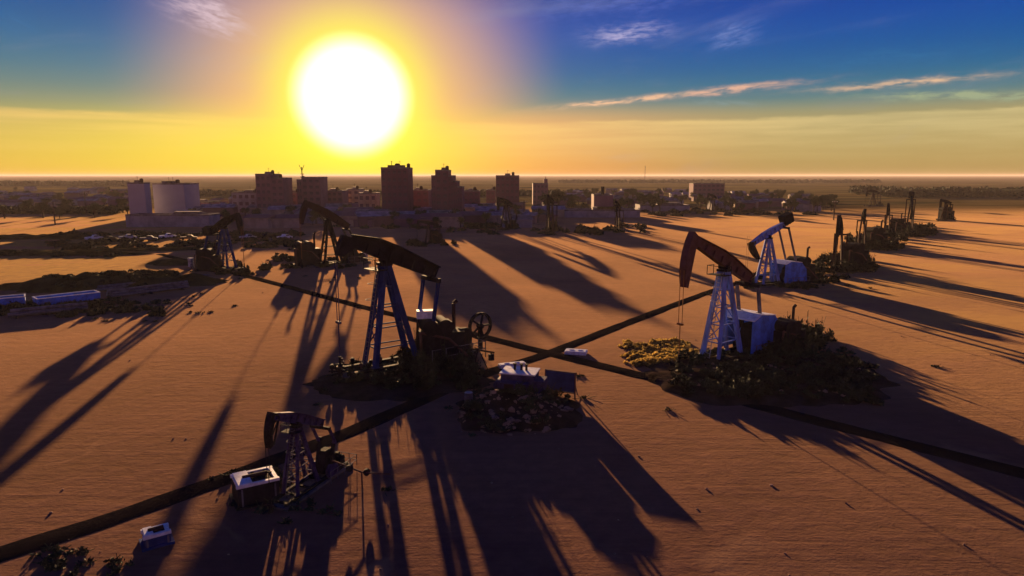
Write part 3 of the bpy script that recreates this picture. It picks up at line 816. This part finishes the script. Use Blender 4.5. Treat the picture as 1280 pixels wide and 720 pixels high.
def building(label, px0, px1, ytop, ybase, m, depth=14, wins=True, units=1, steps=None, rz=0, cat='building', cols=None, name='office_tower'):
    a, c = G(px0, ybase), G(px1, ybase)
    d = a.y; w_ = c.x - a.x; h_ = ztop(d, ytop) - .6
    root = tag(empty(name, ((a.x + c.x) / 2, d, 0), R(rz)), label, cat)
    if steps is None:
        block(root, -w_ / 2, w_ / 2, 0, depth, 0, h_, m, wins, cols)
        top = [(-w_ / 2, w_ / 2, h_)]
    else:
        top = []
        for (s0, s1, yt) in steps:
            u0 = -w_ / 2 + w_ * (s0 - px0) / (px1 - px0); u1 = -w_ / 2 + w_ * (s1 - px0) / (px1 - px0)
            hh = ztop(d, yt) - .6
            block(root, u0, u1, (0 if not top else .15 * len(top)), depth - .2 * len(top), 0, hh, m, wins, None)
            top.append((u0, u1, hh))
    rnd = random.Random(px0)
    for k in range(units):
        u0, u1, hh = top[k % len(top)]
        b = MB(); uw = (u1 - u0) * rnd.uniform(.2, .35); ux = u0 + (u1 - u0) * rnd.uniform(.3, .7)
        b.box((ux, depth * .4, hh + .7), (uw, depth * .3, 1.4)); b.box((ux, depth * .4, hh + 1.43), (uw + .2, depth * .3 + .2, .08)); b.build('rooftop_unit', M['roof'], root)
        if hh > 9:
            b = MB(); xx = ux + uw; b.tube((xx, depth * .3, hh), (xx, depth * .3, hh + 1.9), .7, n=12); b.tube((xx, depth * .3, hh + 1.9), (xx, depth * .3, hh + 2.2), .75, .1, n=12); b.build('water_tank', M['dark'], root)
            b = MB(); b.tube((ux, depth * .4, hh + 1.4), (ux, depth * .4, hh + 3.2), .06, n=6); b.bar((ux - .6, depth * .4, hh + 2.8), (ux + .6, depth * .4, hh + 2.8), .06); b.build('aerial', M['black'], root)
    return root, top, d
building('narrow pale tower, left one of the pale pair', 163, 184, 228, 274, 'wallpale', 4.5, wins=False)
building('wide pale block, right one of the pale pair', 194, 233, 229, 272, 'wallpale', 14, wins=False, units=2)
building('long low pale podium in front of the pale pair', 158, 262, 268, 284, 'wallgrey', 9, wins=False, name='low_building')
building('low dark brown building right of the pale pair', 236, 262, 252, 268, 'wallbrown', 12, name='low_building')
building('low violet grey slab left of the stepped twin top tower', 291, 321, 240, 268, 'wallgrey', 14)
building('stepped twin top tower left of the antenna tower', 322, 356, 217, 270, 'wallbrown', 13, steps=[(322, 341, 217), (341, 356, 222)], units=2)
root, top, d = building('tower with a rooftop antenna', 373, 402, 221, 268, 'wallbrown', 13, steps=[(373, 379, 224), (379, 402, 221)])
b = MB(); u = -11; hh = top[0][2]
b.bar((top[0][0] + 1.4, 4, hh), (top[0][0] + 1.4, 4, hh + 6.2), .35)
for s_ in (-1, 1): b.bar((top[0][0] + 1.4, 4, hh + 4.4), (top[0][0] + 1.4 + s_ * 1.2, 4, hh + 7.2), .18)
for z in (1.6, 3.0): b.bar((top[0][0] + .5, 4, hh + z), (top[0][0] + 2.3, 4, hh + z), .2)
b.build('antenna', M['black'], root)
building('low brown wing right of the antenna tower', 403, 429, 238, 266, 'wallbrown', 12)
building('low block between stepped and antenna towers', 357, 372, 240, 266, 'wallbrown', 10, name='low_building')
building('low sand coloured block in the sun glare', 434, 450, 236, 264, 'wallsand', 10)
building('low pale block left of the tallest tower', 449, 471, 241, 272, 'wallsand', 9)
building('tallest square tower in the middle of the skyline', 478, 511, 209, 276, 'wallred', 14, cols=5, units=3)
building('low dark red block right of the tallest tower', 513, 536, 237, 271, 'wallred', 12)
building('dark stepped tower right of the tallest tower', 540, 578, 212, 276, 'wallred', 14, steps=[(545, 561, 212), (540, 545, 219), (561, 567, 219), (567, 572, 226), (572, 578, 233)])
building('low dark red block right of the stepped tower', 579, 599, 238, 268, 'wallred', 12)
building('low annexe left of the dark square tower', 608, 619, 237, 262, 'wallred', 10, name='low_building')
building('dark square tower between stepped tower and round tree', 620, 649, 219, 266, 'wallred', 14, cols=5)
root, top, d = building('small tower with a corner spike above the round tree', 666, 685, 229, 256, 'wallbrown', 12, units=0)
b = MB(); b.box((top[0][1] - 1.4, 3, top[0][2] + 1.6), (2.2, 2.2, 3.2)); b.bar((top[0][1] - 1.4, 3, top[0][2] + 3.2), (top[0][1] - 1.4, 3, top[0][2] + 4.6), .4); b.build('stair_tower', M['wallbrown'], root)
root, top, d = building('dark gabled shed with a chimney in the right of town', 742, 766, 243, 270, 'wallbrown', 10, wins=False, units=0, name='shed')
b = MB(); b.tube((0, 4, top[0][2]), (0, 4, top[0][2] + 4.0), .8, n=12); b.build('chimney', M['black'], root)
building('dark slab building standing alone at the right of town', 866, 905, 229, 250, 'wallbrown', 12, units=0, cols=7)
building('long low grey warehouse in front of the square tower', 540, 612, 268, 279, 'wallgrey', 12, wins=False, name='warehouse', units=2)
building('long low grey warehouse below the round tree', 706, 800, 262, 272, 'wallgrey', 14, wins=False, name='warehouse', units=3)
building('long low dark warehouse left of the low right hand houses', 800, 862, 256, 264, 'wallgrey', 14, wins=False, name='warehouse', units=2)
building('low pale depot below the antenna tower', 345, 400, 268, 276, 'wallgrey', 8, wins=False, name='warehouse', units=1)

# low houses: walls and pitched roof; each one a thing, many alike
def house(px, ybase, w_, d_, h_, wall, roofm, label, group, rz=0, hip=.35):
    p = G(px, ybase)
    t = tag(empty('low_house', p, R(rz)), label, 'house', group)
    b = MB(); b.box((0, 0, h_ / 2), (w_, d_, h_)); b.build('wall', M[wall], t)
    b = MB(); r_ = d_ * hip * .5; e = .4
    vs = [(-w_ / 2 - e, -d_ / 2 - e, h_), (w_ / 2 + e, -d_ / 2 - e, h_), (w_ / 2 + e, d_ / 2 + e, h_), (-w_ / 2 - e, d_ / 2 + e, h_), (-w_ / 2 - e, 0, h_ + r_), (w_ / 2 + e, 0, h_ + r_)]
    vs2 = [(x, y, z + .15) for x, y, z in vs]
    b.add(vs2, [(0, 1, 5, 4), (2, 3, 4, 5), (0, 4, 3), (1, 2, 5), (3, 2, 1, 0)]); b.build('roof', M[roofm], t)
rnd = random.Random(21)
zones = [
    (0, 155, 238, 262, 34, 'low house in the hazy flats left of the pale pair', 'low houses left of the pale pair'),
    (235, 480, 256, 285, 34, 'low house among the yards under the glare', 'low houses below the middle skyline'),
    (400, 690, 262, 284, 36, 'low house in the purple shade below the towers', 'low houses below the dark towers'),
    (700, 870, 240, 258, 40, 'low house in the far town right of the round tree', 'low houses right of the round tree'),
    (860, 1020, 243, 264, 30, 'low house beside the dark slab building', 'low houses at the right end of town')]
for x0, x1, y0, y1, n, lb, gr in zones:
    for k in range(n):
        py = rnd.uniform(y0, y1)
        house(rnd.uniform(x0, x1), py, rnd.uniform(6, 15), rnd.uniform(6, 9), rnd.uniform(2.4, 4.0), rnd.choice(['wallred', 'wallgrey', 'wallsand', 'wallbrown']),
              rnd.choice(['roof', 'tin', 'roof', 'wallred']), lb, gr, rnd.uniform(-25, 25))

# ------------------------------------------------------------------ trees
def tree_mesh(seed, r=1.0, h=1.0):
    rnd = random.Random(seed)
    tr = MB(); tr.tube((0, 0, 0), (0, 0, h * .45), .045 * h, .025 * h, 8)
    cen = []
    for k in range(9):
        a = rnd.uniform(0, 6.28); q = rnd.uniform(.15, .6) * r
        c = (q * math.cos(a), q * math.sin(a), h * rnd.uniform(.42, .82)); cen.append(c)
        tr.tube((0, 0, h * rnd.uniform(.22, .42)), c, .018 * h, .006 * h, 5)
    cr = MB()
    for c in cen:
        q = r * rnd.uniform(.32, .5)
        cr.leaves(c, (q, q, q * .8), 130, .07 * r, rnd)
    return tr, cr
tmesh = []
for s_ in range(4):
    tr, cr = tree_mesh(s_ + 3, 1.0, 2.0)
    a = tr.build('trunk', M['bark']); b_ = cr.build('crown', M['treeleaf'])
    tmesh.append((a.data, b_.data)); bpy.data.objects.remove(a); bpy.data.objects.remove(b_)
def tree(px, py, r, h, label, group=None, k=0):
    t = tag(empty('tree', G(px, py), random.uniform(0, 6)), label, 'tree', group)
    t.scale = (r, r, h / 2)
    for nm, me in zip(('trunk', 'crown'), tmesh[k % 4]):
        o = bpy.data.objects.new(nm, me); C.objects.link(o); o.parent = t
tree(698, 266, 6.4, 12.6, 'big round dark tree right of the small spiked tower', None, 1)
tree(681, 264, 4.2, 10, 'smaller dark tree leaning into the big round one', None, 2)
rnd = random.Random(5)
tz = [(0, 160, 240, 275, 26, 3.5, 6, 'dark tree in the flats left of the pale pair', 'trees left of the pale pair'),
      (240, 480, 262, 284, 22, 3, 5.5, 'tree between the yards under the glare', 'trees below the middle skyline'),
      (480, 690, 268, 286, 22, 3, 5.5, 'tree in the purple shade below the towers', 'trees below the dark towers'),
      (705, 870, 243, 266, 36, 3.6, 8, 'tree in the far town right of the round tree', 'trees right of the round tree'),
      (870, 1050, 248, 268, 34, 3.2, 7.5, 'tree by the low houses at the right end', 'trees at the right end of town')]
for x0, x1, y0, y1, n, r_, h_, lb, gr in tz:
    for k in range(int(n * 1.8)):
        q = rnd.uniform(.6, 1.2); tree(rnd.uniform(x0, x1), rnd.uniform(y0, y1), r_ * q, h_ * q, lb, gr, k)

# far treelines, as one mass each
def treeline(label, px0, px1, py, hgt, dep, n, seed, leaf=1.6):
    rnd = random.Random(seed); mb = MB()
    for k in range(n):
        x = rnd.uniform(px0, px1); p = G(x, py); y = p.y + rnd.uniform(0, dep); hh = hgt * rnd.uniform(.55, 1.1)
        mb.leaves((p.x * y / p.y, y, hh * .5), (hh * 1.1, hh * .8, hh * .55), 55, leaf, rnd, floor=.1)
    return tag(mb.build('treeline', M['treeleaf']), label, 'trees', kind='stuff')
treeline('long dark wood on the right under the horizon', 1105, 1400, 247, 7.5, 90, 420, 1)
treeline('short dark clump where the right hand wood begins', 1070, 1118, 244, 9, 40, 40, 2)
treeline('thin dark belt of trees across the far left fields', -80, 160, 233, 8, 160, 420, 3, 2.6)
treeline('thin dark belt of trees beyond the town on the right', 700, 1100, 229, 7, 250, 420, 4, 3)
treeline('dark belt of trees behind the middle towers', 240, 700, 246, 5, 80, 260, 5, 1.6)
treeline('sparse dark hedge across the near left fields', -60, 150, 268, 3.2, 30, 200, 6, .8)

# ------------------------------------------------------------------ poles and masts
def pole(label, px, py, ytop, group='utility poles round the field'):
    p = at(px, py); hh = ztop(p.y, ytop)
    t = tag(empty('utility_pole', p, R(20)), label, 'utility pole', group)
    b = MB(); b.tube((0, 0, -.2), (0, 0, hh), .26, .18, 8); b.build('pole', M['bark'], t)
    b = MB(); b.box((0, 0, hh - .9), (3.0, .22, .22)); b.box((0, 0, hh - 2.0), (2.2, .2, .2)); b.build('crossarm', M['bark'], t)
    for x in (-1.3, -.5, .5, 1.3):
        b = MB(); b.tube((x, 0, hh - .8), (x, 0, hh - .45), .1, n=6); b.build('insulator', M['offwhite'], t)
pole('dark utility pole standing alone left of the pale pair', 69, 281, 252)
pole('utility pole left of the big round tree', 655, 276, 250)
pole('utility pole on the right beyond the pale blue pumpjack', 1042, 275, 250)
pole('utility pole left of the pale pair behind the cars', 108, 268, 240)
p = G(806, 226); p2 = ztop(p.y, 207)
t = tag(empty('radio_mast', p), 'thin radio mast rising above the horizon right of town', 'mast')
b = MB(); b.tube((0, 0, 0), (0, 0, p2), 1.0, .7, 6); b.build('mast', M['black'], t)
b = MB(); b.box((0, 0, p2 * .9), (2.6, 2.6, 1.2)); b.build('antenna', M['black'], t)
for x in (-1, 1):
    b = MB(); b.bar((0, 0, p2 * .8), (x * 22, 0, 0), .12); b.build('guy_wire', M['black'], t)

# ------------------------------------------------------------------ air
hz = MB(); hz.box((0, 9000, 14.5), (70000, 78000, 33)); 
m = bpy.data.materials.new('haze_air'); m.use_nodes = True
nt = m.node_tree; nt.nodes.remove(nt.nodes['Principled BSDF'])
v = nt.nodes.new('ShaderNodeVolumePrincipled'); v.inputs['Color'].default_value = (.93, .80, .76, 1)
v.inputs['Density'].default_value = .00008; v.inputs['Anisotropy'].default_value = .12
nt.links.new(v.outputs[0], nt.nodes['Material Output'].inputs['Volume'])
HAZE = tag(hz.build('haze', m), kind='stuff')

# ------------------------------------------------------------------ light and sky
EXPO = 1.4
K = 1 / 2 ** EXPO
li = bpy.data.lights.new('sun', 'SUN'); li.energy = 5.0; li.angle = R(.5); li.color = (1.0, .60, .28)
lo = bpy.data.objects.new('sun', li); C.objects.link(lo)
lo.rotation_euler = SUN.to_track_quat('Z', 'Y').to_euler()

w = bpy.data.worlds.new('World'); SC.world = w; w.use_nodes = True
nt = w.node_tree; N = nt.nodes; L = nt.links
bg = N['Background']
tc = N.new('ShaderNodeTexCoord'); DIR = tc.outputs['Generated']
def mth(op, *a, clamp=False):
    x = N.new('ShaderNodeMath'); x.operation = op; x.use_clamp = clamp
    for i, q in enumerate(a):
        if isinstance(q, (int, float)): x.inputs[i].default_value = q
        else: L.new(q, x.inputs[i])
    return x.outputs[0]
def vdot(v):
    x = N.new('ShaderNodeVectorMath'); x.operation = 'DOT_PRODUCT'; L.new(DIR, x.inputs[0]); x.inputs[1].default_value = v; return x.outputs['Value']
def mixc(f, a, b_, mode='MIX', clampf=True):
    x = N.new('ShaderNodeMix'); x.data_type = 'RGBA'; x.blend_type = mode; x.clamp_factor = clampf
    if isinstance(f, (int, float)): x.inputs[0].default_value = f
    else: L.new(f, x.inputs[0])
    for i, q in ((6, a), (7, b_)):
        if isinstance(q, tuple): x.inputs[i].default_value = (*q[:3], 1)
        else: L.new(q, x.inputs[i])
    return x.outputs[2]
def ss(v, a, b_, o0=0.0, o1=1.0):
    x = N.new('ShaderNodeMapRange'); x.interpolation_type = 'SMOOTHSTEP'; L.new(v, x.inputs[0])
    x.inputs[1].default_value = a; x.inputs[2].default_value = b_; x.inputs[3].default_value = o0; x.inputs[4].default_value = o1
    return x.outputs[0]
sp = N.new('ShaderNodeSeparateXYZ'); L.new(DIR, sp.inputs[0])
el = mth('MULTIPLY', mth('ARCSINE', sp.outputs[2]), 180 / math.pi)
az = mth('MULTIPLY', mth('ARCTAN2', sp.outputs[0], sp.outputs[1]), 180 / math.pi)
gam = mth('MULTIPLY', mth('ARCCOSINE', mth('MINIMUM', vdot(SUN), 1.0)), 180 / math.pi)
def azel(px, py):
    r = ray(px, py).normalized(); return math.degrees(math.atan2(r.x, r.y)), math.degrees(math.asin(r.z))
def eramp(els):
    r = N.new('ShaderNodeValToRGB'); e = r.color_ramp.elements; r.color_ramp.interpolation = 'B_SPLINE'
    while len(e) < len(els): e.new(.5)
    for i, (q, c) in enumerate(els): e[i].position = q; e[i].color = srgb(*c)
    L.new(mth('DIVIDE', el, 45.0, clamp=True), r.inputs[0]); return r.outputs[0]
# picture rows -> elevation/45
def E(py, px=640): return max(0, azel(px, py)[1]) / 45
right = eramp([(0, (178, 145, 82)), (E(190), (184, 155, 92)), (E(148), (172, 158, 108)), (E(128), (70, 122, 130)), (E(90), (18, 92, 150)), (E(40), (6, 72, 165)), (E(0), (4, 58, 150)), (.6, (4, 44, 130)), (1, (4, 34, 105))])
left = eramp([(0, (228, 172, 62)), (E(200), (228, 184, 74)), (E(165), (190, 170, 90)), (E(140), (130, 140, 115)), (E(100), (66, 118, 140)), (E(50), (14, 86, 150)), (E(0), (6, 66, 140)), (.6, (4, 44, 120)), (1, (4, 34, 100))])
warm = eramp([(0, (250, 150, 62)), (E(190), (250, 176, 104)), (E(140), (238, 172, 120)), (E(90), (215, 160, 140)), (E(40), (205, 155, 150)), (E(0), (190, 145, 160)), (.6, (14, 46, 120)), (1, (4, 34, 100))])
sunaz = math.degrees(SUN_AZ)
base = mixc(ss(az, sunaz - 12, sunaz + 14), left, right)
daz = mth('ABSOLUTE', mth('SUBTRACT', az, sunaz))
base = mixc(mth('MAXIMUM', ss(gam, 5, 18, .95, 0), mth('MULTIPLY', mth('MULTIPLY', ss(gam, 8, 36, .95, 0), ss(az, sunaz, sunaz + 8)), ss(el, 6.5, 3.5))), base, warm)
behind = ss(mth('ABSOLUTE', az), 60, 120)
base = mixc(behind, base, eramp([(0, (120, 75, 120)), (.12, (130, 80, 135)), (.3, (60, 60, 130)), (.6, (8, 38, 115)), (1, (4, 34, 100))]))
# the sky texture gives the physical part of the light
sky = N.new('ShaderNodeTexSky'); sky.sky_type = 'NISHITA'; sky.sun_disc = False
sky.sun_elevation = SUN_EL; sky.sun_rotation = SUN_AZ; sky.altitude = 300; sky.dust_density = 2.5; sky.air_density = 1.2; sky.ozone_density = 3.0
# clouds in sky directions
def cloudnoise(sx, sy, rot, seed, scale=1.0, det=6):
    cb = N.new('ShaderNodeCombineXYZ'); L.new(az, cb.inputs[0]); L.new(el, cb.inputs[1]); cb.inputs[2].default_value = seed
    mp = N.new('ShaderNodeMapping'); mp.vector_type = 'TEXTURE'; mp.inputs['Rotation'].default_value = (0, 0, rot); mp.inputs['Scale'].default_value = (sx, sy, 1)
    L.new(cb.outputs[0], mp.inputs[0])
    n = N.new('ShaderNodeTexNoise'); n.inputs['Scale'].default_value = scale; n.inputs['Detail'].default_value = det; n.inputs['Roughness'].default_value = .6; n.inputs['Distortion'].default_value = .4
    L.new(mp.outputs[0], n.inputs['Vector']); return n.outputs[0]
def wisp(px0, py0, px1, py1, thick, seed, taper=0.0):
    (a0, e0), (a1, e1) = azel(px0, py0), azel(px1, py1)
    rot = math.atan2(e1 - e0, a1 - a0); half = math.hypot(a1 - a0, e1 - e0) / 2; th = thick / F * 57.3
    ca, sa = math.cos(rot), math.sin(rot); ma, me_ = (a0 + a1) / 2, (e0 + e1) / 2
    u = mth('ADD', mth('MULTIPLY', mth('SUBTRACT', az, ma), ca), mth('MULTIPLY', mth('SUBTRACT', el, me_), sa))
    vv = mth('SUBTRACT', mth('MULTIPLY', mth('SUBTRACT', el, me_), ca), mth('MULTIPLY', mth('SUBTRACT', az, ma), sa))
    wob = mth('MULTIPLY', mth('SUBTRACT', cloudnoise(2.2, 1.2, rot, seed), .5), th * 3.0)
    vv = mth('ADD', vv, wob)
    un = mth('DIVIDE', u, half); vn = mth('DIVIDE', vv, th)
    d = mth('ADD', mth('MULTIPLY', un, un), mth('MULTIPLY', vn, vn))
    env = mth('EXPONENT', mth('MULTIPLY', d, -1.1))
    nn = ss(cloudnoise(1.6, .35, rot, seed + 4, 1.0, 8), .30, .70)
    return mth('MULTIPLY', env, nn, clamp=True)
col = base
hi = cloudnoise(14, 3.0, .12, 2.2)
col = mixc(mth('MULTIPLY', ss(hi, .52, .8), .25), col, srgb(150, 150, 175))
# veil of thin stratus low over the horizon, ragged upper edge
edge = mth('ADD', azel(900, 147)[1], mth('MULTIPLY', mth('SUBTRACT', cloudnoise(9, 2.0, 0, 7.7), .5), 1.3))
veil = mth('MULTIPLY', ss(mth('SUBTRACT', edge, el), -.10, .28), ss(el, 0, 5, .0, .8))
veil = mth('MULTIPLY', veil, mth('MULTIPLY_ADD', ss(cloudnoise(11, .55, 0, 3.3), .3, .7), .6, .4))
veilc = mixc(ss(az, sunaz + 5, 34), srgb(255, 205, 120), srgb(222, 200, 138))
col = mixc(veil, col, veilc)
for args, cc, k in (((700, 134, 870, 116, 2.6, 11), (240, 190, 150), 1.9), ((830, 121, 990, 104, 3.8, 12), (225, 175, 150), 1.5), ((1030, 112, 1240, 94, 3.6, 13), (225, 185, 150), 1.4),
                ((740, 46, 825, 38, 9, 14), (165, 160, 205), 1.5), ((885, 52, 945, 34, 12, 15), (110, 130, 190), .9), ((215, 2, 305, 34, 13, 16), (200, 175, 195), 1.6),
                ((1100, 121, 1360, 117, 4, 17), (160, 170, 135), 1.6), ((650, 20, 900, -20, 14, 18), (90, 110, 190), .6), ((1000, 80, 1250, 60, 8, 19), (50, 110, 160), .6), ((0, 15, 40, 40, 10, 20), (50, 110, 165), .6),
                ((850, 128, 950, 130, 3, 21), (130, 150, 150), .8)):
    col = mixc(mth('MULTIPLY', wisp(*args), k, clamp=True), col, srgb(*cc))
# aureole of the low sun
def lobe(width, power=2.0):
    return mth('EXPONENT', mth('MULTIPLY', mth('POWER', mth('DIVIDE', gam, width), power), -1))
col = mixc(mth('MULTIPLY', lobe(7.6, 2.2), 1.0), col, srgb(255, 200, 70))
# the low sky under the sun glows yellow
wid = ss(az, sunaz - 3, sunaz + 6, 18, 10.5)
low = mth('MULTIPLY', mth('EXPONENT', mth('MULTIPLY', mth('POWER', mth('DIVIDE', daz, wid), 2.0), -1)), ss(el, 6.5, 2.0))
col = mixc(mth('MULTIPLY', low, .9), col, srgb(255, 232, 48))
col = mixc(mth('MULTIPLY', lobe(5.9, 4.0), 1.0), col, srgb(255, 250, 70))
col = mixc(1.0, col, mixc(ss(gam, 5.2, 2.6), (0, 0, 0), (1.5, 1.45, 1.4)), 'ADD')
# assemble
x = N.new('ShaderNodeVectorMath'); x.operation = 'SCALE'; L.new(col, x.inputs[0]); x.inputs['Scale'].default_value = K * .98
y_ = N.new('ShaderNodeVectorMath'); y_.operation = 'SCALE'; L.new(sky.outputs[0], y_.inputs[0]); y_.inputs['Scale'].default_value = .002
z_ = N.new('ShaderNodeVectorMath'); z_.operation = 'ADD'; L.new(x.outputs[0], z_.inputs[0]); L.new(y_.outputs[0], z_.inputs[1])
dv = N.new('ShaderNodeVectorMath'); dv.operation = 'SCALE'; L.new(z_.outputs[0], dv.inputs[0]); dv.inputs['Scale'].default_value = 10.0
L.new(dv.outputs[0], bg.inputs['Color']); bg.inputs['Strength'].default_value = .1

# ------------------------------------------------------------------ camera
cam = bpy.data.cameras.new('camera'); co = bpy.data.objects.new('camera', cam); C.objects.link(co)
co.location = (0, 0, CH); co.rotation_euler = (R(90 - PITCH), 0, 0)
cam.sensor_width = 36; cam.lens = 36 * F / 1280; cam.clip_end = 90000; cam.clip_start = .1
SC.camera = co
SC.view_settings.view_transform = 'Standard'; SC.view_settings.look = 'None'; SC.view_settings.exposure = EXPO; SC.view_settings.gamma = 1
SC.view_settings.use_curve_mapping = False
SC.cycles.use_denoising = True
SC.cycles.max_bounces = 5; SC.cycles.volume_bounces = 0
SC.cycles.sample_clamp_indirect = 4
